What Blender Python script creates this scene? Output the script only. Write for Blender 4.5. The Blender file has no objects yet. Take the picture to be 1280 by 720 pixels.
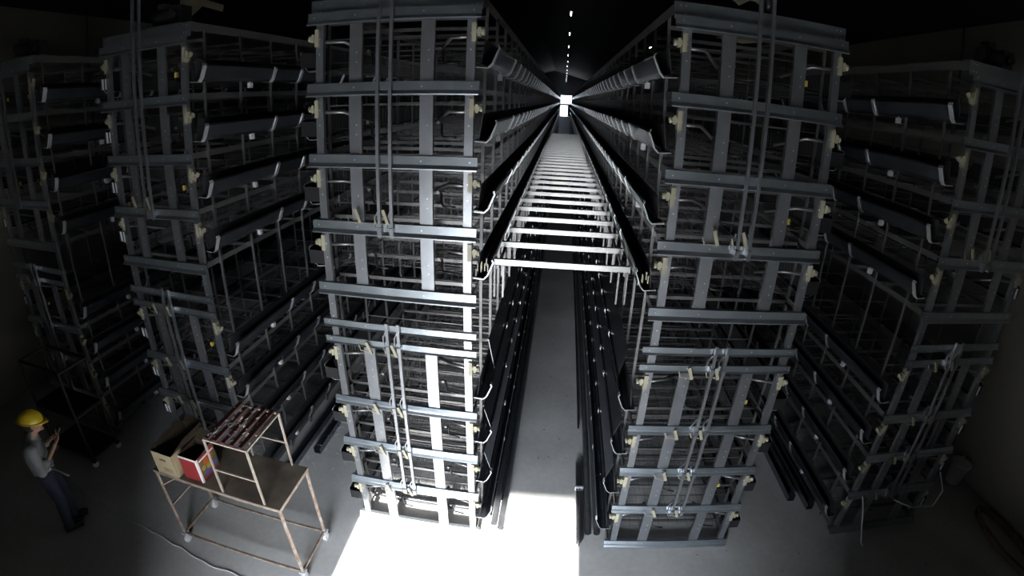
import bpy, math, random
from mathutils import Vector, Matrix
random.seed(7)
S = bpy.context.scene
C = S.collection
PI = math.pi

# ------------------------------------------------------------------ materials
def mat(name, col, metal=0.0, rough=0.5, noise=0.0, nscale=6.0, bump=0.0, emis=None, estr=0.0, stretch=None, col2=None, spec=None):
    m = bpy.data.materials.new(name); m.use_nodes = True
    nt = m.node_tree; b = nt.nodes['Principled BSDF']
    b.inputs['Base Color'].default_value = (*col, 1)
    b.inputs['Metallic'].default_value = metal
    b.inputs['Roughness'].default_value = rough
    if spec is not None: b.inputs['Specular IOR Level'].default_value = spec
    if emis:
        b.inputs['Emission Color'].default_value = (*emis, 1); b.inputs['Emission Strength'].default_value = estr
    if noise or bump:
        tc = nt.nodes.new('ShaderNodeTexCoord'); mp = nt.nodes.new('ShaderNodeMapping')
        nz = nt.nodes.new('ShaderNodeTexNoise'); nz.inputs['Scale'].default_value = nscale; nz.inputs['Detail'].default_value = 6
        nt.links.new(tc.outputs['Object'], mp.inputs[0]); nt.links.new(mp.outputs[0], nz.inputs['Vector'])
        if stretch: mp.inputs['Scale'].default_value = stretch
        if noise:
            cr = nt.nodes.new('ShaderNodeValToRGB')
            cr.color_ramp.elements[0].position = 0.3; cr.color_ramp.elements[1].position = 0.7
            lo = col2 if col2 else tuple(c*(1-noise) for c in col)
            cr.color_ramp.elements[0].color = (*lo, 1); cr.color_ramp.elements[1].color = (*col, 1)
            nt.links.new(nz.outputs['Fac'], cr.inputs[0]); nt.links.new(cr.outputs[0], b.inputs['Base Color'])
            mr = nt.nodes.new('ShaderNodeMapRange'); mr.inputs['To Min'].default_value = rough*0.85; mr.inputs['To Max'].default_value = min(1, rough*1.2)
            nt.links.new(nz.outputs['Fac'], mr.inputs['Value']); nt.links.new(mr.outputs[0], b.inputs['Roughness'])
        if bump:
            bp = nt.nodes.new('ShaderNodeBump'); bp.inputs['Strength'].default_value = bump; bp.inputs['Distance'].default_value = 0.01
            nt.links.new(nz.outputs['Fac'], bp.inputs['Height']); nt.links.new(bp.outputs[0], b.inputs['Normal'])
    return m

GALV = mat('galvanized_steel', (0.31, 0.325, 0.35), 0.82, 0.33, 0.12, 9.0)
SHADE = mat('shaded_inner_sheet', (0.035, 0.037, 0.04), 0.2, 0.6)  # shade inside the troughs is put into this dark colour
GALVB = mat('galvanized_beam', (0.33, 0.37, 0.40), 0.82, 0.31, 0.12, 7.0)
WIRE = mat('zinc_wire', (0.10, 0.10, 0.105), 0.6, 0.45)
BAY = mat('zinc_frame', (0.19, 0.19, 0.195), 0.72, 0.36)
TROUGH = mat('trough_sheet', (0.22, 0.24, 0.28), 0.9, 0.22, 0.2, 5.0)
BRIGHT = mat('bright_zinc_joint', (0.85, 0.87, 0.9), 0.7, 0.3)
CREAM = mat('cream_plastic', (0.30, 0.285, 0.21), 0.0, 0.45)
CREAMARM = mat('cream_tube', (0.26, 0.25, 0.20), 0.0, 0.5)
WHITE = mat('white_plastic', (0.55, 0.56, 0.6), 0.0, 0.35)
TABW = mat('white_tab_glint', (0.95, 0.96, 1.0), 0.0, 0.3)  # white colour holds the glint of the trough end brackets
BOLTD = mat('dull_bolt', (0.35, 0.36, 0.38), 0.8, 0.35)
BLACK = mat('black_plastic', (0.012, 0.012, 0.014), 0.0, 0.4)
YEL = mat('yellow_part', (0.6, 0.45, 0.08), 0.0, 0.5)
PIPE = mat('dark_pipe', (0.30, 0.31, 0.33), 0.8, 0.38, 0.3, 8.0)
BOLT = mat('bolt_zinc', (0.8, 0.82, 0.85), 0.9, 0.3)
SLAT = mat('bright_slat', (0.36, 0.37, 0.37), 0.75, 0.36, 0.05, 10)
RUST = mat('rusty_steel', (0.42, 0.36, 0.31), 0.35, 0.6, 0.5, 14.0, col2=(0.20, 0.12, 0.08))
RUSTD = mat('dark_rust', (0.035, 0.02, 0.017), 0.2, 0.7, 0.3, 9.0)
PIPEW = mat('worn_white_paint', (0.42, 0.39, 0.34), 0.1, 0.55, 0.4, 20.0, col2=(0.36, 0.27, 0.21))
DECKP = mat('worn_deck_plate', (0.27, 0.235, 0.18), 0.2, 0.6, 0.5, 3.0, col2=(0.09, 0.07, 0.06))
REDB = mat('red_oxide_bar', (0.10, 0.04, 0.035), 0.2, 0.45, 0.3, 12.0)
BOXT = mat('tan_cardboard', (0.38, 0.31, 0.19), 0, 0.8, 0.08, 6.0)
BOXD = mat('cardboard_inside', (0.07, 0.05, 0.03), 0, 0.9)
BOXW = mat('white_print', (0.75, 0.72, 0.70), 0, 0.6)
BOXR = mat('red_print', (0.28, 0.03, 0.03), 0, 0.5, 0.1, 9.0)
FR_O = mat('orange_print', (0.45, 0.10, 0.02), 0, 0.5)
FR_P = mat('plum_print', (0.14, 0.09, 0.25), 0, 0.5)
FR_G = mat('green_print', (0.10, 0.13, 0.05), 0, 0.5)
FR_Y = mat('yellow_print', (0.35, 0.25, 0.05), 0, 0.5)
HAT = mat('hard_hat_yellow', (0.75, 0.55, 0.03), 0, 0.28)
SKIN = mat('skin', (0.42, 0.25, 0.18), 0, 0.55)
SHIRT = mat('grey_shirt', (0.30, 0.31, 0.32), 0, 0.85, 0.15, 14.0, 0.3)
NAVY = mat('navy_trousers', (0.035, 0.04, 0.07), 0, 0.85, 0.2, 14.0, 0.3)
HAIR = mat('dark_hair', (0.02, 0.015, 0.012), 0, 0.7)
CABLE = mat('pale_cable', (0.6, 0.6, 0.6), 0, 0.5)
BIN = mat('grey_bin_plastic', (0.62, 0.62, 0.64), 0, 0.5)
RUBBER = mat('belt_rubber', (0.34, 0.28, 0.23), 0, 0.7, 0.4, 9.0, col2=(0.14, 0.11, 0.09))
PLY = mat('plywood', (0.48, 0.44, 0.30), 0, 0.7, 0.1, 4.0)
TUBEL = mat('lamp_tube', (1, 1, 1), 0, 0.5, emis=(1.0, 0.93, 0.86), estr=14.0)
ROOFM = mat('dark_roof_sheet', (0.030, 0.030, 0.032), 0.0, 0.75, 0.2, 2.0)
WALLM = mat('wall_panel', (0.30, 0.285, 0.26), 0.0, 0.75, 0.12, 1.2)
ENDW = mat('end_wall_panel', (0.30, 0.33, 0.38), 0.0, 0.8)
DEBRIS = mat('pale_scrap', (0.7, 0.7, 0.72), 0.1, 0.5)
LABELW = mat('print_brown', (0.13, 0.09, 0.06), 0, 0.8)

def floor_material():
    m = bpy.data.materials.new('concrete_floor'); m.use_nodes = True
    nt = m.node_tree; b = nt.nodes['Principled BSDF']
    tc = nt.nodes.new('ShaderNodeTexCoord')
    n1 = nt.nodes.new('ShaderNodeTexNoise'); n1.inputs['Scale'].default_value = 0.8; n1.inputs['Detail'].default_value = 8
    n2 = nt.nodes.new('ShaderNodeTexNoise'); n2.inputs['Scale'].default_value = 14; n2.inputs['Detail'].default_value = 6
    mx = nt.nodes.new('ShaderNodeMath'); mx.operation = 'MULTIPLY_ADD'; mx.inputs[1].default_value = 0.3
    cr = nt.nodes.new('ShaderNodeValToRGB')
    cr.color_ramp.elements[0].position = 0.45; cr.color_ramp.elements[0].color = (0.42, 0.415, 0.40, 1)
    cr.color_ramp.elements[1].position = 0.85; cr.color_ramp.elements[1].color = (0.62, 0.615, 0.60, 1)
    nt.links.new(tc.outputs['Object'], n1.inputs['Vector']); nt.links.new(tc.outputs['Object'], n2.inputs['Vector'])
    nt.links.new(n2.outputs['Fac'], mx.inputs[0]); nt.links.new(n1.outputs['Fac'], mx.inputs[2])
    nt.links.new(mx.outputs[0], cr.inputs[0]); nt.links.new(cr.outputs[0], b.inputs['Base Color'])
    b.inputs['Roughness'].default_value = 0.62
    bp = nt.nodes.new('ShaderNodeBump'); bp.inputs['Strength'].default_value = 0.15; bp.inputs['Distance'].default_value = 0.01
    nt.links.new(n2.outputs['Fac'], bp.inputs['Height']); nt.links.new(bp.outputs[0], b.inputs['Normal'])
    return m
FLOORM = floor_material()

# ------------------------------------------------------------------ mesh helpers
class MB:
    def __init__(s): s.v = []; s.f = []; s.mi = []; s.m = 0; s.smooth = []
    def face(s, *ids, sm=False): s.f.append(ids); s.mi.append(s.m); s.smooth.append(sm)
    def box(s, x0, x1, y0, y1, z0, z1):
        n = len(s.v)
        s.v += [(x, y, z) for z in (z0, z1) for y in (y0, y1) for x in (x0, x1)]
        for q in ((0,2,3,1),(4,5,7,6),(0,1,5,4),(2,6,7,3),(0,4,6,2),(1,3,7,5)): s.face(*[n+i for i in q])
        return s
    def obox(s, c, size, M=None):
        n = len(s.v); a, b, d = [k/2 for k in size]; c = Vector(c)
        for z in (-d, d):
            for y in (-b, b):
                for x in (-a, a):
                    p = Vector((x, y, z)); s.v.append(tuple(c + (M @ p if M else p)))
        for q in ((0,2,3,1),(4,5,7,6),(0,1,5,4),(2,6,7,3),(0,4,6,2),(1,3,7,5)): s.face(*[n+i for i in q])
        return s
    def tube(s, pts, r, n=6, cap=True, radii=None):
        pts = [Vector(p) for p in pts]; base = len(s.v); prev = None
        for i, p in enumerate(pts):
            a = pts[max(i-1, 0)]; b = pts[min(i+1, len(pts)-1)]; t = (b-a).normalized()
            if prev is None:
                u = t.cross(Vector((0, 0, 1)))
                if u.length < 1e-3: u = t.cross(Vector((0, 1, 0)))
                u.normalize()
            else:
                u = prev - t*prev.dot(t)
                if u.length < 1e-4: u = t.orthogonal()
                u.normalize()
            prev = u; w = t.cross(u); rr = radii[i] if radii else r
            for k in range(n):
                an = 2*PI*k/n + PI/n
                s.v.append(tuple(p + (u*math.cos(an) + w*math.sin(an))*rr))
        for i in range(len(pts)-1):
            for k in range(n):
                a = base+i*n+k; b = base+i*n+(k+1) % n
                s.face(a, b, b+n, a+n, sm=n > 5)
        if cap:
            s.face(*[base+k for k in reversed(range(n))]); e = base+(len(pts)-1)*n
            s.face(*[e+k for k in range(n)])
        return s
    def prof(s, poly, t, axis, a, b, cap=True):
        """open polyline (two coordinates) given thickness t, swept along axis from a to b.
        axis 'y': poly is (x,z); axis 'x': poly is (y,z)"""
        P = [Vector(p) for p in poly]; N = []
        for i in range(len(P)):
            d1 = (P[i]-P[i-1]).normalized() if i else None
            d2 = (P[i+1]-P[i]).normalized() if i < len(P)-1 else None
            d = d1 if d2 is None else (d2 if d1 is None else (d1+d2).normalized())
            N.append(Vector((-d.y, d.x)))
        loop = [P[i]+N[i]*t/2 for i in range(len(P))] + [P[i]-N[i]*t/2 for i in reversed(range(len(P)))]
        n = len(s.v); k = len(loop)
        for w in (a, b):
            for q in loop: s.v.append((q.x, w, q.y) if axis == 'y' else (w, q.x, q.y))
        for i in range(k):
            j = (i+1) % k; s.face(n+i, n+j, n+j+k, n+i+k)
        if cap:
            m = len(P)
            for o in (0, k):
                for i in range(m-1): s.face(n+o+i, n+o+i+1, n+o+k-2-i, n+o+k-1-i)
        return s
    def disc(s, c, r, axis, n=10, h=0.004):
        c = Vector(c); ax = Vector(axis).normalized()
        s.tube([c, c+ax*h], r, n)
        return s
    def ell(s, c, rad, M=None, seg=16, rings=10):
        n = len(s.v); c = Vector(c)
        for i in range(rings+1):
            th = PI*i/rings
            for k in range(seg):
                ph = 2*PI*k/seg
                p = Vector((rad[0]*math.sin(th)*math.cos(ph), rad[1]*math.sin(th)*math.sin(ph), rad[2]*math.cos(th)))
                s.v.append(tuple(c+(M @ p if M else p)))
        for i in range(rings):
            for k in range(seg):
                a = n+i*seg+k; b = n+i*seg+(k+1) % seg
                s.face(a, a+seg, b+seg, b, sm=True)
        return s
    def mesh(s, name, mats):
        me = bpy.data.meshes.new(name); me.from_pydata(s.v, [], s.f)
        if not isinstance(mats, (list, tuple)): mats = [mats]
        for m in mats: me.materials.append(m)
        me.polygons.foreach_set('material_index', s.mi); me.polygons.foreach_set('use_smooth', s.smooth)
        me.update(); return me
    def build(s, name, mats, parent=None, loc=(0, 0, 0)):
        return link(name, s.mesh(name, mats), parent, loc)

def link(name, me, parent=None, loc=(0, 0, 0)):
    o = bpy.data.objects.new(name, me); C.objects.link(o); o.location = loc
    if parent: o.parent = parent
    return o
def tag(o, label=None, cat=None, group=None, kind=None):
    if label: o['label'] = label
    if cat: o['category'] = cat
    if group: o['group'] = group
    if kind: o['kind'] = kind
    return o
def thing(name, label, cat, loc=(0, 0, 0), rz=0, group=None):
    o = bpy.data.objects.new(name, None); C.objects.link(o); o.location = loc; o.rotation_euler = (0, 0, rz)
    o.empty_display_size = 0.1
    return tag(o, label, cat, group)

# ------------------------------------------------------------------ dimensions
ROW_END = 60.0
BAYP = 0.62
LV = [5.504, 4.900, 4.299, 3.719, 3.130, 2.768, 2.585, 1.867, 1.293, 0.700, 0.060]
TIERS = [1, 2, 3, 4, 7, 8, 9, 10]            # beam index at the bottom of each tier
TOPS = {1: 0, 2: 1, 3: 2, 4: 3, 7: 6, 8: 7, 9: 8, 10: 9}

# ------------------------------------------------------------------ setting
XL, XR, YN, YF = -9.6, 6.76, -0.45, 66.0
def struct(name, mb, m):
    o = mb.build(name, m); o['kind'] = 'structure'; return o
struct('floor', MB().box(XL-0.2, XR+0.2, YN-2.8, YF+12, -0.15, 0.0), FLOORM)
WH = 6.9
GROUNDM = mat('yard_ground', (0.09, 0.085, 0.08), 0, 0.8, 0.1, 1.0)
struct('ground', MB().box(-30, 30, -42, YN-2.8, -0.15, 0.0), GROUNDM)
struct('wall_left', MB().box(XL-0.2, XL, YN, YF, 0, WH), WALLM)
struct('wall_right', MB().box(XR, XR+0.2, YN, YF, 0, WH), WALLM)
for k, y in enumerate((6.85, 14.0, 22.0)):
    struct('trim_%d' % (2*k+1), MB().box(XL, XL+0.012, y-0.02, y+0.02, 2.4, WH), BLACK)
    struct('trim_%d' % (2*k+2), MB().box(XR-0.012, XR, y-0.02, y+0.02, 2.4, WH), BLACK)
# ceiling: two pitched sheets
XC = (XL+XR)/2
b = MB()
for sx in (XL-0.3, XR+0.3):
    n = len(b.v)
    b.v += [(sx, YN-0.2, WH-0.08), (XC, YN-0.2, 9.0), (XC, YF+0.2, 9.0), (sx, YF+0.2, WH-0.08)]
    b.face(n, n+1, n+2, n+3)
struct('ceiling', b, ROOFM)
# near wall with the big doorway the daylight comes through
DX0, DX1, DZ = -2.15, 0.50, 3.35
b = MB()
YT = YN-2.8  # wall depth made up, the deep dark reveal narrows the daylight
b.box(XL-0.2, DX0, YT, YN, 0, 9.2); b.box(DX1, XR+0.2, YT, YN, 0, 9.2); b.box(DX0, DX1, YT, YN, DZ, 9.2)
struct('wall_near', b, ROOFM)
# far end wall with its tall bright opening
b = MB()
FX0, FX1, FZ0, FZ1 = -0.55, 1.25, 2.75, 5.65
b.box(XL-0.2, FX0, YF, YF+0.2, 0, 9.2); b.box(FX1, XR+0.2, YF, YF+0.2, 0, 9.2); b.box(FX0, FX1, YF, YF+0.2, FZ1, 9.2); b.box(FX0, FX1, YF, YF+0.2, 0, FZ0)
struct('wall_far', b, ENDW)
struct('wall_sky_dimmer', MB().box(-14, 14, YF+9, YF+9.3, 0, 14), mat('sky_dimmer', (0.12, 0.125, 0.13), 0, 0.9))  # added beyond the opening to dim the sky light through it
b = MB(); b.box(FX0, FX1, YF-0.1, YF, 4.28, 4.5); b.box(FX0+1.0, FX1, YF-0.1, YF, FZ0, 4.3)
struct('trim_10', b, ROOFM)

# ------------------------------------------------------------------ cage rows
def cage_row(x0, x1, yf, label, rods=True, near=12, mid=34):
    W = x1-x0; h = W/2
    root = thing('cage_row', label, 'cage row', ((x0+x1)/2, yf, 0))
    # -- corner uprights: narrow C posts
    def upright(px, s):
        m = MB(); z1 = 5.46
        m.m = 0
        m.prof([(px-0.034*s, 0.045), (px-0.034*s, 0.0), (px+0.034*s, 0.0), (px+0.034*s, 0.045)], 0.004, 'y', 0, 1)  # placeholder, rewritten below
        m.v.clear(); m.f.clear(); m.mi.clear(); m.smooth.clear()
        m.box(px-0.035, px+0.035, 0.0, 0.005, 0, z1); m.box(px-0.035, px-0.030, 0.005, 0.045, 0, z1); m.box(px+0.030, px+0.035, 0.005, 0.045, 0, z1)
        m.box(px-0.06, px+0.06, -0.04, 0.09, 0.0, 0.012)
        m.m = 1
        for b_ in LV[:-1]:
            for dz in (-0.17, -0.30):
                m.disc((px, 0, b_+dz), 0.007, (0, -1, 0), 8)
        m.build('upright', [GALV, BOLT], root)
    upright(-h+0.105, -1); upright(h-0.08, 1)
    # -- two wide inner strips, upper half and lower half
    for fx in (0.297, 0.713):
        px = -h + W*fx
        for (za, zb) in ((LV[4]-0.03, 5.45), (0.02, LV[6]-0.02)):
            m = MB(); m.box(px-0.056, px+0.056, 0.0, 0.004, za, zb)
            m.box(px-0.056, px-0.052, 0.004, 0.03, za, zb); m.box(px+0.052, px+0.056, 0.004, 0.03, za, zb)
            m.m = 1
            for b_ in LV:
                for dz in (-0.30, -0.38, 0.0):
                    if za < b_+dz < zb: m.disc((px+0.012, 0, b_+dz), 0.007, (0, -1, 0), 8)
            m.build('wide_strip', [GALV, BOLT], root)
    # -- cross beams
    for i, b_ in enumerate(LV):
        m = MB()
        if i in (5, 6):
            m.prof([(-0.005, b_+0.035), (-0.02, b_+0.035), (-0.02, b_-0.022), (-0.036, b_-0.036)], 0.004, 'x', -h, h)
        elif i >= 7:
            m.prof([(0.03, b_+0.045), (-0.012, b_+0.045), (-0.03, b_+0.01), (-0.03, b_-0.012), (-0.046, b_-0.034), (-0.044, b_-0.04)], 0.004, 'x', -h, h)
        else:
            m.prof([(0.01, b_+0.054), (-0.024, b_+0.052), (-0.026, b_-0.018), (-0.052, b_-0.046), (-0.050, b_-0.056)], 0.004, 'x', -h, h)
        m.m = 1
        for px in (-h+0.06, -h+W*0.297, -h+W*0.69, h-0.06):
            m.disc((px, -0.026, b_+0.012), 0.008, (0, -1, 0), 8)
        m.build('cross_beam', [GALVB, BOLT], root)
    m = MB(); m.box(-h, h, 0.03, 0.034, LV[0]+0.03, LV[0]+0.17); m.box(-h, h, 0.034, 0.09, LV[0]+0.165, LV[0]+0.17)
    m.m = 1
    for px in (-h+0.07, h-0.07):
        for dz in (0.07, 0.14):
            for dx in (-0.02, 0.02): m.disc((px+dx, 0.03, LV[0]+dz), 0.007, (0, -1, 0), 8)
    m.build('header_plate', [GALVB, BOLT], root)
    # second thinner ledge a hand behind each beam
    L = ROW_END-yf
    for s in (-1, 1):
        m = MB(); xx = s*(h-0.02)
        m.prof([(xx-s*0.04, LV[0]+0.17), (xx, LV[0]+0.17), (xx, LV[0]+0.08)], 0.004, 'y', 0.03, L)
        m.build('top_rail', BAY, root)
    # -- troughs, one on each side of each tier
    for t in TIERS:
        zb = LV[t]
        for s in (-1, 1):
            e = h-0.04
            pl = [(s*(e-0.005), zb+0.185), (s*(e+0.085), zb+0.175), (s*(e+0.115), zb+0.205), (s*(e+0.165), zb+0.325), (s*(e+0.155), zb+0.345)]
            m = MB(); m.prof(pl, 0.003, 'y', 0.07, L)
            tr = m.build('feed_trough', TROUGH, root)
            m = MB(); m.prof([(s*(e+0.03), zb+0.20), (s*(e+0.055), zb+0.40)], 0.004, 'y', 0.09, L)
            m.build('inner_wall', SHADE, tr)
            # bright formed joint every 1.35 m
            for k in range(20):
                yy = 0.075 + (1.30 if k < 2 else 0.65)*k - (0 if k < 2 else -0.65)
                q = [(s*(e-0.02), zb+0.172), (s*(e+0.088), zb+0.165), (s*(e+0.122), zb+0.20), (s*(e+0.172), zb+0.325), (s*(e+0.160), zb+0.350)]
                j = MB(); j.prof(q, 0.005, 'y', 0.0, 0.055)
                j.build('trough_joint', BRIGHT, tr, (0, yy, 0))
            # cream clamp gripping the corner post and the bent arm behind it
            zc = LV[TOPS[t]]-0.16
            px = s*(h-0.08) if s > 0 else -h+0.105
            m = MB(); m.box(px+s*0.0-0.018+s*0.022, px+0.018+s*0.022, -0.018, 0.05, zc-0.075, zc+0.075)
            m.box(px+s*0.02, px+s*0.085, -0.005, 0.02, zc-0.02, zc+0.02)
            m.disc((px+s*0.085, 0.008, zc), 0.028, (s, 0, 0), 8, 0.02)
            m.box(px+s*0.0-0.012+s*0.062, px+0.012+s*0.062, -0.012, 0.03, zc-0.035, zc+0.035)
            m.build('post_clamp', CREAM, root)
            m = MB(); m.tube([(px-s*0.02, 0.05, zc-0.03), (px-s*0.18, 0.10, zc-0.03), (px-s*0.36, 0.35, zc-0.13)], 0.016, 6)
            m.build('clamp_arm', BAY, root)
            # outer end plates, bracket glint painted in as a pair of white tabs
            m = MB(); m.box(s*(e+0.02)-0.02, s*(e+0.02)+0.02, 0.04, 0.068, zb+0.15, zb+0.36) if False else None
            m.m = 0; m.box(min(s*(e+0.0), s*(e+0.15)), max(s*(e+0.0), s*(e+0.15)), 0.045, 0.06, zb+0.20, zb+0.33)
            if (x0+x1 < 0) == (s < 0): cap = m.build('trough_end_cap', BLACK, root)
            if (x0+x1 < -4 and s < 0) or (x0+x1 > 6 and s > 0):
                m = MB(); m.box(s*(e+0.03)-0.014, s*(e+0.03)+0.014, 0.036, 0.044, zb+0.20, zb+0.32)
                m.box(s*(e+0.09)-0.014, s*(e+0.09)+0.014, 0.036, 0.044, zb+0.20, zb+0.32)
                m.build('glint_tab', TABW, cap)
            # small white sensor cube hanging below the trough
            m = MB(); m.box(s*(e+0.06)-0.022, s*(e+0.06)+0.022, 0.98, 1.03, zb+0.10, zb+0.16); m.box(s*(e+0.06)-0.006, s*(e+0.06)+0.006, 0.998, 1.01, zb+0.15, zb+0.19)
            m.build('white_cap', WHITE, root)
        # rails along the row under the tier
        for s in (-1, 1):
            m = MB(); m.prof([(s*(h-0.03), zb+0.06), (s*(h-0.03), zb+0.0), (s*(h-0.06), zb+0.0)], 0.003, 'y', 0.03, L)
            m.build('side_rail', BAY, root)
        # black L handle, white pivot and yellow grease cap by the strips
        for fx in (0.713, 0.297):
            px = -h+W*fx+0.10; zz = zb+0.22
            m = MB(); m.tube([(px, 0.12, zz+0.09), (px, 0.12, zz), (px+0.02, 0.10, zz-0.02), (px+0.13, 0.08, zz-0.02)], 0.010, 6)
            hd = m.build('latch_handle', BLACK, root)
            m = MB(); m.disc((px-0.02, 0.10, zz+0.10), 0.014, (0, -1, 0), 8, 0.02); m.build('latch_pivot', BAY, hd)
            if (x0 < -3 or x0 > 3 or fx > 0.5) and t % 2 and x0 != -2.153:
                m = MB(); m.box(px+0.0, px+0.03, 0.09, 0.12, zz+0.02, zz+0.07); m.build('grease_cap', YEL, hd)
        # wire floor, sloping to the trough
        m = MB(); r = 0.0016
        n = int(7.6/0.066)
        for k in range(n):
            yy = 0.12+k*0.066
            m.tube([(-h+0.06, yy, zb+0.16), (0, yy, zb+0.235), (h-0.06, yy, zb+0.16)], r, 3, cap=False)
        for k in range(13):
            f = k/12; xx = -h+0.06+(W-0.12)*f; zz = zb+0.235-0.075*abs(2*f-1)
            m.tube([(xx, 0.1, zz), (xx, 7.7, zz)], 0.002, 3, cap=False)
        m.build('wire_floor', WIRE, root)
        m = MB()
        for k in range(9):
            f = k/8; xx = -h+0.06+(W-0.12)*f; zz = zb+0.235-0.075*abs(2*f-1)
            m.tube([(xx, 7.7, zz), (xx, L, zz)], 0.004, 3, cap=False)
        for k in range(int((L-7.8)/0.31)):
            yy = 7.75+k*0.31
            m.tube([(-h+0.06, yy, zb+0.16), (0, yy, zb+0.235), (h-0.06, yy, zb+0.16)], 0.004, 3, cap=False)
        m.build('wire_floor', WIRE, root)
    if abs(x0+x1) < 4:
        s = 1 if x1 < 0 else -1
        for q, (ya, z0, z1) in enumerate(((0.42, 2.18, 2.52), (0.16, 1.62, 1.84), (0.14, 1.03, 1.26))):
            m = MB(); m.prof([(s*(h+0.11), z0), (s*(h+0.045), z1)], 0.004, 'y', ya, L)
            m.m = 1
            for k in range(12): m.disc((s*(h+0.055), ya+0.35+k*1.24, z1-0.06), 0.012, (s, 0, 0), 6)
            m.build('side_sheet', [TROUGH, BOLTD], root)
    # -- bay frames every 0.62 m
    def frame_mesh():
        m = MB(); w = 0.013
        for px in (-h+0.03, h-0.015):
            m.box(px-w, px+w, -0.012, 0.012, 0.02, LV[0]+0.10)
        for t in TIERS+[0]:
            zb = LV[t]
            m.box(-h+0.03, h-0.015, -0.012, 0.012, zb-0.012, zb+0.022)
        for t in TIERS:
            zz = (LV[t]+LV[TOPS[t]])/2+0.16
            m.box(-h+0.03, h-0.015, -0.005, 0.005, zz-0.006, zz+0.006)
        return m.mesh('bay_frame', BAY)
    fm = frame_mesh()
    def part_mesh(tiers, step):
        m = MB()
        for t in tiers:
            zb = LV[t]; zt = (LV[t]+LV[TOPS[t]])/2+0.15
            k = 0; xx = -h+0.07
            while xx < h-0.05:
                m.tube([(xx, 0, zb+0.13), (xx, 0, zt)], 0.0015 if step < 0.05 else 0.003, 3, cap=False); xx += step
            for zz in (zb+0.14, zb+0.25):
                m.tube([(-h+0.05, 0, zz), (h-0.04, 0, zz)], 0.0025, 3, cap=False)
        return m
    pm = {t: part_mesh([t], 0.031).mesh('wire_partition', WIRE) for t in TIERS}
    pall = [part_mesh(TIERS[:4], 0.062).mesh('wire_partition', WIRE), part_mesh(TIERS[4:], 0.062).mesh('wire_partition', WIRE)]
    nb = int((L-0.4)/BAYP)
    for k in range(nb):
        yy = 4.62-yf - BAYP + BAYP*k
        f = link('bay_frame', fm, root, (0, yy, 0))
        if k < near:
            if k in (0, 1, 3, 5, 8, 11):
                for t in TIERS: link('wire_partition', pm[t], f)
        elif k < mid and k % 2 == 0:
            for q in pall: link('wire_partition', q, f)
    # -- twin guide rods with brackets, from the fourth beam up past the top, and again low down
    if rods:
        ra = -h+W*0.448; rb = -h+W*0.522
        for px in (ra, rb):
            m = MB(); m.box(px-0.013, px+0.013, -0.075, -0.045, LV[3]-0.06, 6.6); m.build('guide_rod', GALV, root)
            m = MB(); m.box(px-0.014, px+0.014, -0.075, -0.045, LV[9]-0.05, LV[5]+0.08); m.build('guide_rod', GALV, root)
        for i in (3, 6, 7, 8, 9):
            b_ = LV[i]
            for px in (ra, rb):
                m = MB(); m.box(px-0.018, px+0.018, -0.085, -0.025, b_-0.03, b_+0.03)
                m.prof([(px-0.05, b_+0.02), (px-0.05, b_+0.10), (px-0.02, b_+0.16)], 0.01, 'y', -0.05, -0.02)
                m.build('rod_bracket', GALV, root)
            for dx in (-0.20, 0.055):
                m = MB(); cx = ra+dx if dx < 0 else (ra+rb)/2
                M = Matrix.Rotation(0.35, 3, 'Y')
                m.obox((cx, -0.06, b_+0.12 if i == 3 else b_-0.02), (0.028, 0.02, 0.13), M.transposed())
                m.tube([(cx-0.11, -0.05, b_+0.12 if i == 3 else b_-0.0), (cx-0.09, -0.055, b_+0.06 if i == 3 else b_-0.06), (cx+0.02, -0.06, b_+0.06 if i == 3 else b_-0.07)], 0.006, 5)
                m.build('hook_clip', CREAM, root)
    return root

cage_row(-2.153, -0.659, 3.68, 'tall eight-tier galvanized cage row left of the central aisle, brightly lit by daylight')
cage_row(0.812, 2.315, 3.65, 'tall eight-tier galvanized cage row right of the central aisle, grey front uprights')
cage_row(-5.011, -3.617, 3.75, 'shadowed cage row behind the rusty trolley, second from the left wall', near=8, mid=20)
cage_row(3.791, 5.20, 3.69, 'dark cage row nearest the right wall, beside the grey bin', near=8, mid=20)
cage_row(-8.05, -6.619, 3.82, 'very dark cage row nearest the left wall, behind the worker in the yellow helmet', near=8, mid=20)

# ------------------------------------------------------------------ raised walkway between the two middle rows
wk = thing('walkway', 'raised walkway of bright metal cross slats between the two middle cage rows', 'walkway', (0.06, 4.62, 3.13))
sm = MB(); sm.box(-0.71, 0.71, -0.022, 0.022, 0.0, 0.062); sm.box(-0.715, -0.71, -0.025, 0.025, -0.012, 0.075); sm.box(0.71, 0.715, -0.025, 0.025, -0.012, 0.075)
smh = sm.mesh('slat', SLAT)
for k in range(32): link('slat', smh, wk, (0, k*BAYP, 0))
for s in (-1, 1):
    m = MB(); m.box(s*0.66-0.012, s*0.66+0.012, -0.02, 19.5, -0.045, -0.006); m.build('side_bearer', BAY, wk)
# hanger legs below first slats
for k in range(16):
    for s in (-1, 1):
        for dx in (0.0, 0.09):
            xx = s*(0.69-dx)
            m = MB(); m.box(xx-0.009, xx+0.009, -0.03, -0.012, -0.36, 0.0); m.build('hanger', BAY, wk, (0, k*BAYP, 0))

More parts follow.
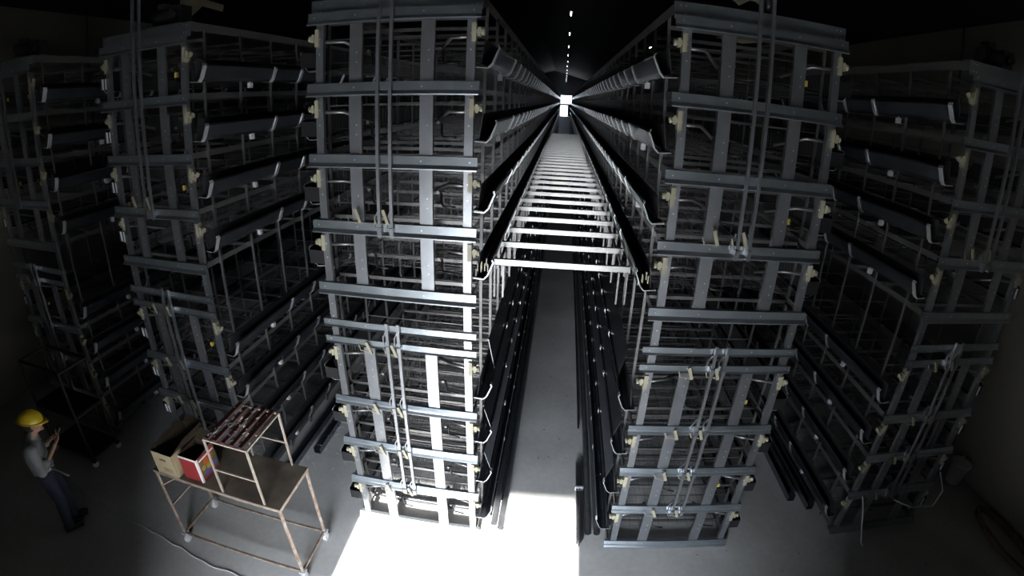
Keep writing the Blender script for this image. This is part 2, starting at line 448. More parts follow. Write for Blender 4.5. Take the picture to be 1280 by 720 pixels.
# bundles of long strips left in the troughs beside the walkway
for (cx, y0, lab) in ((-0.625, 3.80, 'bundle of long pale-ended strips in the trough left of the walkway'), (0.775, 3.80, 'bundle of long pale-ended strips in the trough right of the walkway')):
    t = thing('strip_bundle', lab, 'strips', (cx, y0, LV[4]+0.19))
    for k in range(7):
        m = MB(); dx = (k-3)*0.018; yy = random.uniform(-0.06, 0.08); dz = 0.045*(k % 2)+0.01*k
        m.box(dx-0.004, dx+0.004, yy, 12.0, dz, dz+0.07)
        m.m = 1; m.box(dx-0.005, dx+0.005, yy-0.02, yy, dz, dz+0.07)
        m.build('strip', [BLACK, CREAM], t)

# ------------------------------------------------------------------ long pipes and channels lying on the floor
def pipe(x, y0, y1, r, label, x1=None, group=None, m_=PIPE, z=None):
    x1 = x if x1 is None else x1; z = r if z is None else z
    m = MB(); n = 14
    base = 0
    a = Vector((x, y0, z)); d = Vector((x1, y1, z))
    m.tube([a, d], r, n, cap=False); m.tube([d, a], r*0.86, n, cap=False)
    for k in range(n):   # annular ends
        pass
    o = m.build('floor_pipe', m_)
    tag(o, label, 'pipe', group); return o
pipe(-0.42, 3.78, 40, 0.042, 'long dark pipe on the floor, outermost on the left of the aisle')
pipe(-0.51, 3.84, 40, 0.038, 'long dark pipe on the floor tucked under the left aisle troughs')
pipe(0.63, 3.80, 40, 0.040, 'long dark pipe on the aisle floor right side, nearer the aisle centre', x1=0.60)
pipe(0.735, 3.80, 40, 0.040, 'long dark pipe on the aisle floor right side, nearer the cages', x1=0.71)
for (x, y0, lab) in ((-3.42, 3.95, 'long dark channel on the floor against the row behind the trolley'), (-3.2, 4.6, 'long dark channel on the floor left of the bright row, away from its cages'),
                     (3.48, 4.3, 'long dark channel on the floor between the two right rows, left of its pair'), (3.70, 4.12, 'long dark channel on the floor between the two right rows, right of its pair')):
    m = MB(); m.prof([(-0.05, 0.10), (-0.05, 0.004), (0.05, 0.004), (0.05, 0.10)], 0.004, 'y', 0, 34)
    tag(m.build('floor_channel', TROUGH, None, (x, y0, 0)), lab, 'channel')
# channels stood on edge along the aisle sides, one behind another with bright bolts
for side, xs in ((-1, (-0.455, -0.555, -0.62)), (1, (0.53, 0.82, 0.89))):
    for k, x in enumerate(xs):
        hgt = (0.13, 0.17, 0.2)[k]; y0 = (4.2, 3.92, 3.86)[k] if side < 0 else (5.9, 3.95, 3.9)[k]
        zo = 0.095 if abs(x) < 0.75 and side < 0 else 0.0
        m = MB(); m.prof([(-0.012*side, zo), (0.012*side, zo), (0.012*side, zo+hgt), (-0.012*side, zo+hgt)], 0.003, 'y', 0, 34)
        m.m = 1
        for q in range(14): m.disc((-0.014*side, 0.5+q*1.24, zo+hgt*0.6), 0.008, (-side, 0, 0), 6)
        lab = {(-1, 0): 'dark steel profile lying on the left floor pipes, closest to the aisle', (-1, 1): 'dark steel profile lying on the left floor pipes, between its two neighbours', (-1, 2): 'dark steel profile at the left aisle side, closest to the cages',
               (1, 0): 'dark steel profile on the right of the aisle, starting behind the short bundle', (1, 1): 'dark steel profile beside the two right aisle pipes', (1, 2): 'dark steel profile right of the aisle, tightest against the cages'}[(side, k)]
        tag(m.build('steel_profile', [TROUGH, BOLTD], None, (x, y0, 0)), lab, 'profile')
t = thing('profile_bundle', 'short strapped bundle of thin steel profiles lying beside the right aisle pipes', 'steel bundle', (0.525, 3.62, 0))
for k, (dx, dy) in enumerate(((-0.03, 0.03), (-0.005, 0.0), (0.02, 0.05), (0.04, 0.09))):
    m = MB(); m.prof([(dx-0.009, 0.075), (dx-0.009, 0.003), (dx+0.009, 0.003), (dx+0.009, 0.075)], 0.003, 'y', dy, dy+1.45); m.build('profile', PIPE, t)
m = MB(); m.box(-0.045, 0.055, 0.92, 0.95, -0.0, 0.082); m.box(-0.055, -0.045, 0.92, 0.94, 0.02, 0.09); m.build('strap', WHITE, t)

# ------------------------------------------------------------------ rolling work trolley
tr = thing('work_trolley', 'rusty steel work trolley with sheet deck, upper bar rack and castors', 'trolley', (-3.25, 2.9, 0))
X0, X1, Y0, Y1 = -0.82, 0.82, -0.30, 0.30
def bar(name, a, b_, r=0.016, m_=RUST, n=4): return MB().tube([a, b_], r, n).build(name, m_, tr)
zb_, zd = 0.15, 1.2
for x in (X0, X1):
    for y in (Y0, Y1):
        bar('leg', (x, y, zb_), (x, y, zd-0.01), 0.017)
        m = MB(); m.box(x-0.035, x+0.035, y-0.035, y+0.035, zb_-0.02, zb_+0.01); m.prof([(x-0.03, zb_-0.02), (x-0.03, 0.05)], 0.004, 'y', y-0.02, y+0.02); m.prof([(x+0.03, zb_-0.02), (x+0.03, 0.05)], 0.004, 'y', y-0.02, y+0.02)
        cs = m.build('castor', BRIGHT, tr)
        m = MB(); m.tube([(x-0.02, y, 0.05), (x+0.02, y, 0.05)], 0.05, 16); m.build('wheel', BIN, cs)
for y in (Y0, Y1): bar('base_rail', (X0, y, zb_), (X1, y, zb_), 0.018)
for x in (X0, X1): bar('base_rail', (x, Y0, zb_), (x, Y1, zb_), 0.018)
bar('end_brace', (X0, Y0, 0.62), (X0, Y1, 0.62), 0.014); bar('end_brace', (X0, Y0, 0.95), (X0+0.3, Y1, 0.95), 0.012)
m = MB(); m.box(X0-0.02, X1+0.02, Y0-0.02, Y1+0.02, zd-0.015, zd); m.build('deck_plate', DECKP, tr)
m = MB()
for y in (Y0, Y1): m.box(X0-0.02, X1+0.02, y-0.018, y+0.018, zd-0.045, zd-0.015)
for x in (X0, X1): m.box(x-0.018, x+0.018, Y0, Y1, zd-0.045, zd-0.015)
m.build('deck_frame', RUST, tr)
UX0, UX1, UZ = 0.15, 0.66, 1.9
for x in (UX0, UX1):
    for y in (Y0, Y1): bar('upper_post', (x, y, zd), (x, y, UZ), 0.013, PIPEW)
for y in (Y0, Y1): bar('top_rail', (UX0-0.0, y, UZ), (UX1, y, UZ), 0.014, PIPEW)
bar('top_rail', (UX1, Y0, UZ), (UX1, Y1, UZ), 0.013, PIPEW); bar('top_rail', (UX0, Y0, UZ), (UX0, Y1, UZ), 0.013, PIPEW)
for y in (Y0, Y1): bar('mid_rail', (UX0, y, 1.52), (UX1, y, 1.52), 0.012, PIPEW)
for k in range(5):
    x = UX0+0.05+k*0.1
    m = MB(); m.box(x-0.022, x+0.022, Y0-0.005, Y1+0.005, UZ+0.005, UZ+0.035); m.build('rack_bar', REDB, tr)
m = MB()
for k in range(34):
    x = random.uniform(UX0+0.03, UX1-0.06); y = random.uniform(Y0+0.03, Y1-0.03); a = random.uniform(0, PI)
    m.obox((x, y, UZ+0.037), (random.uniform(0.015, 0.05), random.uniform(0.006, 0.02), 0.003), Matrix.Rotation(a, 3, 'Z'))
o = m.build('paint_flakes', DEBRIS, tr); o['kind'] = 'stuff'

# second, unlit trolley in front of the leftmost row
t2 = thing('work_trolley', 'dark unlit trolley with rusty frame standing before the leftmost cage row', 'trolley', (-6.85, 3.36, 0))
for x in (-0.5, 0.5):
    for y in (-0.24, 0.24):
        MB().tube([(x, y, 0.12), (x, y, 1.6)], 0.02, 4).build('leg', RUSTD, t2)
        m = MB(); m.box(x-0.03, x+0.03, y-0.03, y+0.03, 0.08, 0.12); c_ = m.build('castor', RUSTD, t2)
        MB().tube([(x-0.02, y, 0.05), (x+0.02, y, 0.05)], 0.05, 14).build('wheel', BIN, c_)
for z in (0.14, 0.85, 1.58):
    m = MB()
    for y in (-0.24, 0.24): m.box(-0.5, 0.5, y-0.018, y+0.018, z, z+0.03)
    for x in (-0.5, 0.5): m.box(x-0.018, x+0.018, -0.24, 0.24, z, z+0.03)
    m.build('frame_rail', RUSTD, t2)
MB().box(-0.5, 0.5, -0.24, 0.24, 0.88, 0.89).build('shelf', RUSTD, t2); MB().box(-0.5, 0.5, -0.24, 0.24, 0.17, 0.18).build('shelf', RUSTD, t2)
# cardboard boxes on the deck
def open_box(name, label, cx, cy, w, d, hh, mo, mi_):
    t = thing(name, label, 'box', (cx, cy, zd)); th = 0.004
    walls = MB(); walls.box(-w/2, w/2, -d/2, d/2, 0, th)
    def wall(xa, xb, ya, yb, outer):
        n0 = len(walls.f); walls.m = 0; walls.box(xa, xb, ya, yb, 0, hh)
        for i in range(n0, n0+6):
            if i-n0 != outer: walls.mi[i] = 1
    # box face order: bottom, top, -y, +y, -x, +x
    walls.mi = [1]*len(walls.f)
    wall(-w/2, w/2, -d/2, -d/2+th, 2); wall(-w/2, w/2, d/2-th, d/2, 3)
    wall(-w/2, -w/2+th, -d/2+th, d/2-th, 4); wall(w/2-th, w/2, -d/2+th, d/2-th, 5)
    walls.build('carton', [mo, mi_], t)
    return t
zd = 1.2
tb = open_box('cardboard_box', 'open tan cardboard box with hand hole standing on the trolley deck end', -3.835, 2.86, 0.30, 0.56, 0.30, BOXT, BOXD)
m = MB(); m.box(-0.045, 0.045, -0.2835, -0.2805, 0.20, 0.225); m.build('hand_hole', LABELW, tb)
m = MB()
for q in range(3): m.box(-0.03, 0.10, -0.2825, -0.2805, 0.06+q*0.02, 0.063+q*0.02)
m.build('printed_lines', LABELW, tb)
for (pts, nm) in ((((-0.15, 0.28, 0.30), (0.15, 0.28, 0.30), (0.12, 0.33, 0.33), (-0.14, 0.36, 0.34)), 'flap'), (((-0.15, -0.28, 0.30), (-0.15, 0.28, 0.30), (-0.19, 0.22, 0.33), (-0.17, -0.2, 0.31)), 'flap'), (((0.15, -0.27, 0.30), (0.15, 0.28, 0.30), (0.155, 0.27, 0.37), (0.152, -0.05, 0.36)), 'flap')):
    m = MB(); m.v = list(pts)+[(p[0], p[1], p[2]-0.004) for p in pts]; m.face(0, 1, 2, 3); m.face(7, 6, 5, 4)
    for i in range(4): m.face(i, (i+1) % 4, 4+(i+1) % 4, 4+i)
    m.build(nm, BOXD, tb)
rb_ = open_box('fruit_box', 'smaller red printed fruit carton with dark open top beside the tan box', -3.50, 2.78, 0.25, 0.30, 0.31, BOXR, BOXD)
m = MB(); m.box(0.105, 0.127, -0.1535, -0.1505, 0, 0.31); m.box(-0.125, 0.127, -0.1545, -0.1505, 0.285, 0.31); m.box(0.1255, 0.1285, -0.152, -0.128, 0, 0.31); m.build('white_border', BOXW, rb_)
m = MB(); m.m = 0; m.box(0.1255, 0.1275, -0.11, 0.14, 0.03, 0.24)
m.m = 1; m.disc((0.1275, -0.01, 0.20), 0.05, (1, 0, 0), 16, 0.002); m.disc((0.1275, 0.07, 0.21), 0.04, (1, 0, 0), 16, 0.0025)
m.m = 2; m.disc((0.1275, -0.05, 0.08), 0.042, (1, 0, 0), 16, 0.003); m.disc((0.1275, 0.03, 0.07), 0.045, (1, 0, 0), 16, 0.0025); m.disc((0.1275, 0.10, 0.10), 0.035, (1, 0, 0), 16, 0.002)
m.m = 3; m.disc((0.1275, 0.0, 0.13), 0.035, (1, 0, 0), 16, 0.0035); m.disc((0.1275, -0.08, 0.155), 0.03, (1, 0, 0), 16, 0.003)
m.m = 4; m.box(0.1265, 0.1285, -0.12, 0.13, 0.255, 0.275)
m.build('fruit_picture', [FR_G, FR_O, FR_P, FR_Y, BOXW], rb_)
for pts in (((-0.125, 0.15, 0.31), (0.125, 0.15, 0.31), (0.11, 0.24, 0.36), (-0.12, 0.25, 0.37)), ((0.125, -0.15, 0.31), (0.125, 0.15, 0.31), (0.17, 0.13, 0.40), (0.17, -0.10, 0.35))):
    m = MB(); m.v = list(pts)+[(p[0], p[1], p[2]-0.004) for p in pts]; m.face(0, 1, 2, 3); m.face(7, 6, 5, 4)
    for i in range(4): m.face(i, (i+1) % 4, 4+(i+1) % 4, 4+i)
    m.build('flap', BOXD, rb_)

# ------------------------------------------------------------------ worker
def body_part(name, mb, m_, parent, vox=0.012, it=6, loc=(0, 0, 0)):
    o = mb.build(name, m_, parent, loc)
    r = o.modifiers.new('remesh', 'REMESH'); r.mode = 'VOXEL'; r.voxel_size = vox; r.use_smooth_shade = True
    s = o.modifiers.new('smooth', 'SMOOTH'); s.factor = 0.5; s.iterations = it
    return o
def limb(m, pts, radii, n=12):
    m.tube(pts, 0, n, True, radii)
    for p, r in zip(pts, radii): m.ell(p, (r, r, r), None, 12, 8)
# person faces +X in local space, origin on the floor between the feet
pr = thing('person', 'person in yellow hard hat, grey shirt and navy trousers looking down at held phone', 'person', (-5.76, 2.19, 0), 1.0)
H0 = Vector((0.10, 0.0, 1.565))     # head centre
bd = MB()
limb(bd, [(0.03, 0, 1.36), (0.06, 0, 1.43), (0.09, 0, 1.50)], [0.075, 0.058, 0.058])
bd.ell(H0, (0.098, 0.078, 0.118)); bd.ell(H0+Vector((0.045, 0, -0.055)), (0.055, 0.055, 0.065))
bd.ell(H0+Vector((0.103, 0, -0.015)), (0.018, 0.014, 0.026)); bd.ell(H0+Vector((0.092, 0, 0.03)), (0.02, 0.05, 0.012))
bd.ell(H0+Vector((0.092, 0, -0.06)), (0.014, 0.027, 0.008)); bd.ell(H0+Vector((0.085, 0, -0.10)), (0.022, 0.024, 0.02))
for s in (-1, 1): bd.ell(H0+Vector((0.0, s*0.080, -0.005)), (0.020, 0.010, 0.032))
bd.ell((0.0, 0, 1.15), (0.10, 0.165, 0.24)); bd.ell((0.0, 0, 0.98), (0.10, 0.15, 0.13)); bd.ell((0.01, 0, 1.31), (0.09, 0.185, 0.09))
sh = {s: Vector((0.0, s*0.195, 1.345)) for s in (-1, 1)}
el = {1: Vector((0.03, 0.265, 1.07)), -1: Vector((0.02, -0.27, 1.07))}
wr = {1: Vector((0.26, 0.08, 1.27)), -1: Vector((0.25, -0.09, 1.25))}
for s in (-1, 1):
    limb(bd, [sh[s], el[s], wr[s]], [0.058, 0.042, 0.027])
    # hand: palm, four curled fingers and a thumb from its side
    d = (wr[s]-el[s]).normalized(); side = Vector((0, -s, 0)); up = d.cross(side).normalized()
    if up.z < 0: up = -up
    pc = wr[s]+d*0.055
    Mx = Matrix((d, side, up)).transposed()
    bd.ell(pc, (0.052, 0.040, 0.018), Mx)
    for k, (off, ln) in enumerate(((-0.028, 0.062), (-0.010, 0.072), (0.009, 0.068), (0.026, 0.054))):
        a = pc+d*0.040+side*off; b1 = a+d*ln*0.45+up*0.012; b2 = b1+d*ln*0.25+up*0.026; b3 = b2-d*ln*0.05+up*0.024
        limb(bd, [a, b1, b2, b3], [0.0095, 0.009, 0.0085, 0.0075], 8)
    a = wr[s]+d*0.03-side*0.026*-1; b1 = a+side*0.022+up*0.030+d*0.012; b2 = b1+d*0.026+up*0.022
    limb(bd, [a, b1, b2], [0.013, 0.011, 0.0095], 8)
hip = {s: Vector((-0.005, s*0.095, 0.93)) for s in (-1, 1)}
kn = {1: Vector((0.07, 0.11, 0.50)), -1: Vector((0.02, -0.10, 0.50))}
an = {1: Vector((0.04, 0.10, 0.09)), -1: Vector((-0.04, -0.09, 0.09))}
for s in (-1, 1): limb(bd, [hip[s], kn[s], an[s]], [0.088, 0.056, 0.040])
body_part('body', bd, SKIN, pr, 0.007, 3)
st = MB(); st.ell((-0.01, 0, 1.16), (0.14, 0.205, 0.25)); st.ell((-0.005, 0, 0.99), (0.14, 0.19, 0.11)); st.ell((0.0, 0, 1.325), (0.105, 0.205, 0.085))
limb(st, [(0.02, 0, 1.37), (0.045, 0, 1.42)], [0.085, 0.068])
for s in (-1, 1): limb(st, [sh[s], el[s], el[s].lerp(wr[s], 0.35)], [0.078, 0.060, 0.052])
body_part('shirt', st, SHIRT, pr, 0.012, 5)
tz = MB(); tz.ell((-0.005, 0, 0.92), (0.115, 0.165, 0.12))
for s in (-1, 1): limb(tz, [hip[s], kn[s], an[s]+Vector((0, 0, 0.0))], [0.105, 0.076, 0.064])
body_part('trousers', tz, NAVY, pr, 0.012, 5)
for s in (-1, 1):
    m = MB(); a = an[s]; m.ell((a.x+0.05, a.y, 0.045), (0.135, 0.048, 0.045)); m.ell((a.x-0.02, a.y, 0.07), (0.055, 0.045, 0.06)); m.box(a.x-0.07, a.x+0.16, a.y-0.035, a.y+0.035, 0.0, 0.03)
    body_part('boot', m, BLACK, pr, 0.01, 3)
m = MB(); m.ell(H0+Vector((-0.02, 0, 0.0)), (0.092, 0.086, 0.10)); body_part('hair', m, HAIR, pr, 0.012, 2)
for s in (-1, 1):
    m = MB(); m.ell(H0+Vector((0.088, s*0.032, 0.012)), (0.010, 0.013, 0.009)); m.build('eye', BLACK, pr)
# hard hat: ribbed shell, brim and headband
m = MB(); Mh = Matrix.Rotation(0.32, 3, 'Y'); hc = H0+Vector((0.0, 0, 0.055)); n0 = len(m.v); seg, rg = 32, 10
for i in range(rg+1):
    th = PI/2*i/rg
    for k in range(seg):
        ph = 2*PI*k/seg; rib = 1+0.035*max(0, math.cos(ph)**8)*(math.sin(th) > 0.1) + (0.03 if abs(math.sin(ph)) < 0.12 else 0)
        p = Vector((0.142*math.sin(th)*math.cos(ph), 0.115*math.sin(th)*math.sin(ph), 0.125*math.cos(th)*rib)); m.v.append(tuple(hc+Mh @ p))
for i in range(rg):
    for k in range(seg):
        a = n0+i*seg+k; b1 = n0+i*seg+(k+1) % seg; m.face(a, a+seg, b1+seg, b1, sm=True)
n1 = len(m.v)
for rr, zz in ((1.0, 0.0), (1.12, -0.008), (1.12, -0.014), (0.98, -0.006)):
    for k in range(seg):
        ph = 2*PI*k/seg; pk = 1+0.28*max(0, math.cos(ph))**2*(rr > 1.05)
        p = Vector((0.142*rr*pk*math.cos(ph), 0.115*rr*math.sin(ph), zz-0.01*(pk-1)*4)); m.v.append(tuple(hc+Mh @ p))
for i in range(3):
    for k in range(seg):
        a = n1+i*seg+k; b1 = n1+i*seg+(k+1) % seg; m.face(a, a+seg, b1+seg, b1, sm=True)
m.build('hard_hat', HAT, pr)
m = MB(); m.tube([(0.0, s*0.0, 0) for s in (0, 1)], 0.001, 3) if False else None
ph_ = thing('phone', 'small dark phone held in both hands of the worker', 'phone', (0, 0, 0))
Mw = Matrix.Translation((-5.76, 2.19, 0)) @ Matrix.Rotation(1.0, 4, 'Z')
ph_.location = Mw @ Vector((0.335, 0.0, 1.36)); ph_.rotation_euler = (0, -0.9, 1.0)
MB().box(-0.075, 0.075, -0.055, 0.055, -0.006, 0.006).build('case', BLACK, ph_); MB().box(-0.065, 0.065, -0.05, 0.05, 0.006, 0.0075).build('screen', TROUGH, ph_)
tl = thing('hammer', 'pale-handled hammer stuck in the belt of the worker, pointing forward', 'tool', (0, 0, 0))
tl.location = Mw @ Vector((0.10, -0.13, 1.01)); tl.rotation_euler = (0, 0.15, 0.1)
MB().tube([(0, 0, 0), (0.30, 0, 0)], 0.013, 8, True, [0.011, 0.015]).build('handle', CREAMARM, tl)
MB().tube([(0, -0.04, 0), (0, 0.05, 0)], 0.015, 8).build('head', BIN, tl)

# ------------------------------------------------------------------ cable, bin, belt loop, debris
cp = [(-6.4, 2.72), (-5.6, 2.60), (-5.15, 2.55), (-4.62, 2.52), (-4.11, 2.46), (-3.61, 2.39), (-3.18, 2.38), (-2.7, 2.3), (-2.3, 2.1)]
pts = []
for i in range(len(cp)-1):
    for q in range(5):
        f = q/5; pts.append((cp[i][0]*(1-f)+cp[i+1][0]*f, cp[i][1]*(1-f)+cp[i+1][1]*f+0.012*math.sin(i*2+f*6), 0.008))
tag(MB().tube(pts, 0.008, 6).build('cable', CABLE), 'thin pale cable snaking over the grey floor in front of the trolley', 'cable')

bn = thing('bin', 'grey plastic bin with handle on the floor near the right wall', 'bin', (6.50, 4.32, 0), 0.5)
m = MB(); n = 20
for (r0, z0) in ((0.11, 0.0), (0.15, 0.36), (0.17, 0.36), (0.17, 0.38), (0.14, 0.38), (0.10, 0.012), (0.001, 0.012)):
    for k in range(n):
        a = 2*PI*k/n; m.v.append((r0*math.cos(a), r0*math.sin(a), z0))
for i in range(6):
    for k in range(n): m.face(i*n+k, i*n+(k+1) % n, (i+1)*n+(k+1) % n, (i+1)*n+k, sm=True)
m.face(*reversed(range(n))); m.build('bucket', BIN, bn)
m = MB(); m.tube([(0.16*math.cos(a), 0.02, 0.36+0.12*math.sin(a)) for a in [PI*k/10 for k in range(11)]], 0.005, 6); m.build('bail_handle', BRIGHT, bn)
bx_ = thing('small_drum', 'dark small drum standing just behind the grey bin by the right wall', 'drum', (6.42, 4.75, 0))
MB().tube([(0, 0, 0), (0, 0, 0.02), (0, 0, 0.3), (0, 0, 0.32)], 0, 16, True, [0.11, 0.115, 0.115, 0.11]).build('barrel', BLACK, bx_)
MB().tube([(0, 0, 0.315), (0, 0, 0.335)], 0.118, 16).build('lid', BIN, bx_)

lp = MB(); ring = []
for k in range(40):
    a = 2*PI*k/40; ring.append(Vector((0.20*math.cos(a), 0.60*math.sin(a))))
n = 40
sec = ((-0.03, 0.0), (0.03, 0.0), (0.03, 0.08), (-0.03, 0.08))
for p in ring:
    nd = Vector((p.x/0.04, p.y/0.36)).normalized()
    for (o_, z) in sec: lp.v.append((p.x+nd.x*o_, p.y+nd.y*o_, z))
for k in range(n):
    for i in range(4):
        a = k*4+i; b1 = k*4+(i+1) % 4; c1 = ((k+1) % n)*4+(i+1) % 4; d1 = ((k+1) % n)*4+i
        lp.face(a, b1, c1, d1, sm=False)
o = tag(lp.build('belt_loop', RUBBER), 'oval loop of brown rubber belt lying on the floor in the right corner', 'belt'); o.location = (6.45, 3.08, 0); o.rotation_euler = (0, 0, -0.10)

m = MB()
for k in range(90):
    x = random.uniform(-3.4, -2.35); y = random.uniform(4.3, 7.5); a = random.uniform(0, PI)
    m.obox((x, y, 0.004), (random.uniform(0.03, 0.16), 0.012, 0.004), Matrix.Rotation(a, 3, 'Z'))
o = m.build('scrap_strips', DEBRIS); tag(o, 'scattered pale scrap strips on the floor behind the trolley', 'scrap', kind='stuff')
m = MB()
for k in range(40):
    x = random.uniform(-5.0, 6.0); y = random.uniform(2.4, 3.6) if k % 2 else random.uniform(5, 9); a = random.uniform(0, PI)
    x = x if k % 2 else random.uniform(-0.2, 0.45)
    m.obox((x, y, 0.003), (random.uniform(0.01, 0.03), 0.008, 0.004), Matrix.Rotation(a, 3, 'Z'))
o = m.build('floor_crumbs', LABELW); tag(o, 'tiny dark crumbs and chips scattered over the concrete floor', 'debris', kind='stuff')

# hoses hanging inside the right dark row
tag(MB().tube([(3.98, 3.62, 0.72), (4.03, 3.55, 0.55), (4.1, 3.5, 0.3), (4.16, 3.42, 0.05), (4.2, 3.4, 0.012)], 0.010, 6).build('hose', CABLE), 'thin pale hose drooping from the near corner of the right dark cage row', 'hose')
tag(MB().tube([(5.1, 3.6, 1.0), (5.2, 3.5, 0.75), (5.1, 3.45, 0.55), (4.8, 3.5, 0.52), (4.5, 3.58, 0.62)], 0.009, 6).build('hose', CABLE), 'pale hose looping between lower tiers at the right end of the right dark row', 'hose')

# ------------------------------------------------------------------ drive motors on top of the rows
def motor(loc, rz, label):
    t = thing('drive_motor', label, 'motor', loc, rz)
    MB().tube([(-0.20, 0, 0.12), (-0.19, 0, 0.12), (0.08, 0, 0.12), (0.1, 0, 0.12)], 0, 16, True, [0.07, 0.09, 0.09, 0.08]).build('motor_body', BLACK, t)
    m = MB(); m.box(0.09, 0.26, -0.085, 0.085, 0.02, 0.21); m.tube([(0.175, -0.09, 0.12), (0.175, -0.14, 0.12)], 0.045, 12); m.build('gearbox', BLACK, t)
    MB().box(-0.24, 0.28, -0.10, 0.10, 0.0, 0.02).build('mount_plate', GALV, t)
    MB().box(-0.12, 0.0, -0.05, 0.05, 0.205, 0.26).build('terminal_box', BLACK, t)
ZT = LV[0]+0.175
motor((-6.95, 4.0, ZT), 0.3, 'black drive motor on top of the leftmost dark cage row')
motor((4.30, 3.95, ZT), 0.1, 'black drive motor on top of the cage row nearest the right wall')
motor((-4.1, 3.95, ZT), 0, 'black drive motor on top of the cage row behind the trolley')
pl_ = thing('pulley_block', 'small pulley block standing on the top beam of the right middle row', 'pulley', (1.62, 3.78, ZT))
MB().box(-0.04, 0.04, -0.03, 0.03, 0, 0.012).build('base', BRIGHT, pl_)
m = MB(); m.box(-0.035, -0.025, -0.03, 0.03, 0.012, 0.13); m.box(0.025, 0.035, -0.03, 0.03, 0.012, 0.13); m.build('cheek', BLACK, pl_)
MB().tube([(-0.02, 0, 0.09), (0.02, 0, 0.09)], 0.045, 14).build('wheel', GALV, pl_)
# plywood pieces
def sheet(name, pts, t_, label, cat, y):
    m = MB(); n = len(pts)
    m.v = [(p[0], y, p[1]) for p in pts]+[(p[0], y+t_, p[1]) for p in pts]
    m.face(*range(n)); m.face(*reversed(range(n, 2*n)))
    for i in range(n): m.face(i, n+i, n+(i+1) % n, (i+1) % n)
    return tag(m.build(name, PLY), label, cat)
sheet('ceiling_gusset', [(-5.98, 7.78), (-5.98, 6.27), (-5.84, 6.20), (-5.50, 6.38), (-5.08, 6.24), (-5.06, 6.34), (-5.5, 6.50), (-5.86, 6.6), (-5.86, 7.82)], 0.02, 'beige angled gusset plate hanging from the roof above the left rows', 'gusset', 6.0)
sheet('ceiling_gusset', [(1.70, 6.20), (1.70, 6.06), (1.78, 6.0), (1.90, 6.07), (1.96, 6.07), (2.05, 6.02), (2.10, 6.12), (1.95, 6.3), (1.95, 8.12), (1.89, 8.13), (1.89, 6.3)], 0.02, 'beige angled gusset plate hanging from the roof above the right middle row', 'gusset', 4.9)
m = MB(); m.box(-0.19, 0.19, -0.25, 0.25, 0, 0.008)
o = tag(m.build('plywood_board', PLY), 'pale board lying on the top frames of the right middle row', 'board'); o.location = (1.78, 4.66, LV[0]+0.10); o.rotation_euler = (0.0, 0.0, 0.4)

# ------------------------------------------------------------------ lamps under the roof
def lamp(x, y, z, label, ln=0.6, rz=PI/2, group=None):
    t = thing('ceiling_light', label, 'light', (x, y, z), rz, group)
    MB().box(-ln/2-0.03, ln/2+0.03, -0.04, 0.04, 0.03, 0.07).build('housing', ROOFM, t)
    MB().tube([(-ln/2, 0, 0.012), (ln/2, 0, 0.012)], 0.011, 8).build('tube', TUBEL, t)
    m = MB(); m.tube([(0, 0, 0.07), (0, 0, 9.0-z-abs(x-XC)*0.235)], 0.006, 4); m.build('hanger', BLACK, t)
for k in range(12):
    yy = 11.8+3.6*k
    lamp(0.06, yy, 7.0, 'nearest small strip light over the central aisle' if k == 0 else 'small strip light in the receding line over the central aisle', 0.5, PI/2, None if k == 0 else 'aisle strip lights')
lamp(2.83, 9.9, 7.0, 'small strip light over the right aisle, nearest of that line', 0.35)
lamp(3.0, 17.4, 7.0, 'small strip light over the right aisle, farther one', 0.35)
lamp(-5.8, 9.0, 7.02, 'short strip light glowing at the top above the left rows', 0.32, 0)

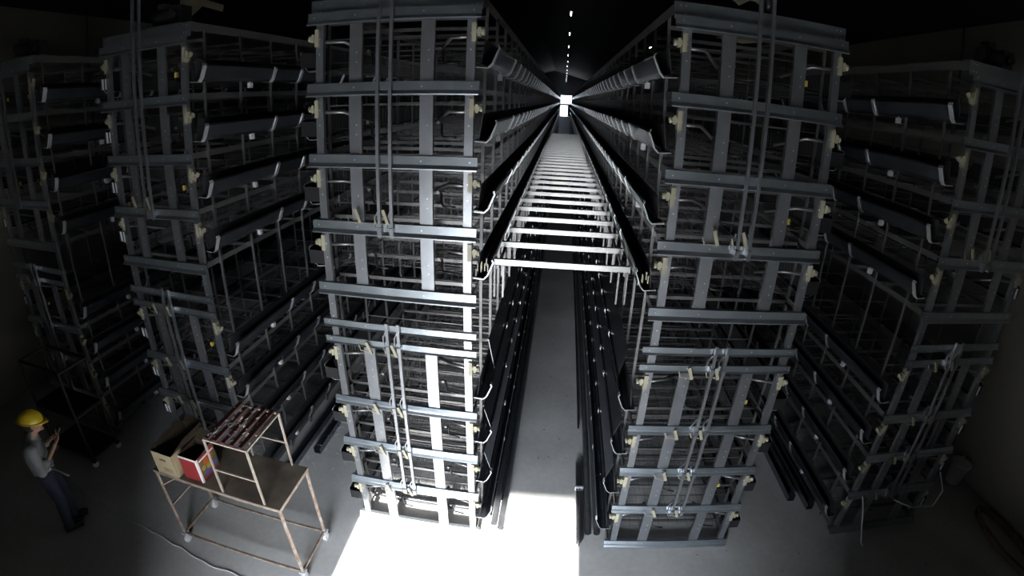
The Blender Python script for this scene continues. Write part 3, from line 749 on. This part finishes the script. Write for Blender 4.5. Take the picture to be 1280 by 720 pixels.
# ------------------------------------------------------------------ light
wd = bpy.data.worlds.new('sky'); S.world = wd; wd.use_nodes = True
bg = wd.node_tree.nodes['Background']; bg.inputs[0].default_value = (0.86, 0.93, 1.0, 1); bg.inputs[1].default_value = 1.65
nt = wd.node_tree; tc = nt.nodes.new('ShaderNodeTexCoord'); sp = nt.nodes.new('ShaderNodeSeparateXYZ'); cr = nt.nodes.new('ShaderNodeValToRGB')
e = cr.color_ramp.elements; e[0].position = 0.0; e[0].color = (10, 10.8, 12, 1); e[1].position = 0.45; e[1].color = (34, 37, 41, 1)
nt.links.new(tc.outputs['Generated'], sp.inputs[0]); nt.links.new(sp.outputs['Z'], cr.inputs[0]); nt.links.new(cr.outputs[0], bg.inputs[0])
def area(name, loc, rot, sx, sy, energy, col=(1, 1, 1), portal=False):
    l = bpy.data.lights.new(name, 'AREA'); l.shape = 'RECTANGLE'; l.size = sx; l.size_y = sy; l.energy = energy; l.color = col
    o = bpy.data.objects.new(name, l); C.objects.link(o); o.location = loc; o.rotation_euler = rot
    if portal: l.cycles.is_portal = True
    return o
area('door_portal', ((DX0+DX1)/2, YT-0.02, DZ/2), (PI/2, 0, 0), DX1-DX0, DZ, 1, portal=True).rotation_euler = (-PI/2, 0, PI)
sun = bpy.data.lights.new('sun', 'SUN'); sun.energy = 55.0; sun.angle = math.radians(0.9); sun.color = (1.0, 0.97, 0.93)
so = bpy.data.objects.new('sun', sun); C.objects.link(so)
el_ = math.atan2(DZ, 4.33-YT); dirv = Vector((-0.0, math.cos(el_), -math.sin(el_)))
so.rotation_euler = dirv.to_track_quat('-Z', 'Y').to_euler(); so.location = (0, -8, 8)

# ------------------------------------------------------------------ camera (wide action-camera lens)
cd = bpy.data.cameras.new('camera'); cam = bpy.data.objects.new('camera', cd); C.objects.link(cam); S.camera = cam
R_ = Vector((0.995748, 0.083683, 0.038502)); U_ = Vector((-0.060571, 0.279904, 0.958115)); F_ = Vector((-0.069401, 0.956374, -0.283782))
M = Matrix((R_, U_, -F_)).transposed().to_4x4(); M.translation = Vector((0, 0, 4.82)); cam.matrix_world = M
cd.type = 'PANO'; cd.panorama_type = 'FISHEYE_LENS_POLYNOMIAL'; cd.fisheye_fov = PI
cd.sensor_width = 36; cd.sensor_fit = 'HORIZONTAL'; s_ = 18.0
cd.fisheye_polynomial_k0 = 0; cd.fisheye_polynomial_k1 = -1.077936/s_; cd.fisheye_polynomial_k2 = 0
cd.fisheye_polynomial_k3 = -0.023579/s_**3; cd.fisheye_polynomial_k4 = 0.081214/s_**4
cd.shift_x = -15.54/1280; cd.shift_y = -64.53/720
cd.clip_start = 0.02; cd.clip_end = 300
S.view_settings.view_transform = 'Standard'; S.view_settings.look = 'None'; S.view_settings.exposure = 0; S.view_settings.gamma = 1
S.cycles.max_bounces = 8; S.cycles.diffuse_bounces = 4; S.cycles.glossy_bounces = 4; S.cycles.use_denoising = True
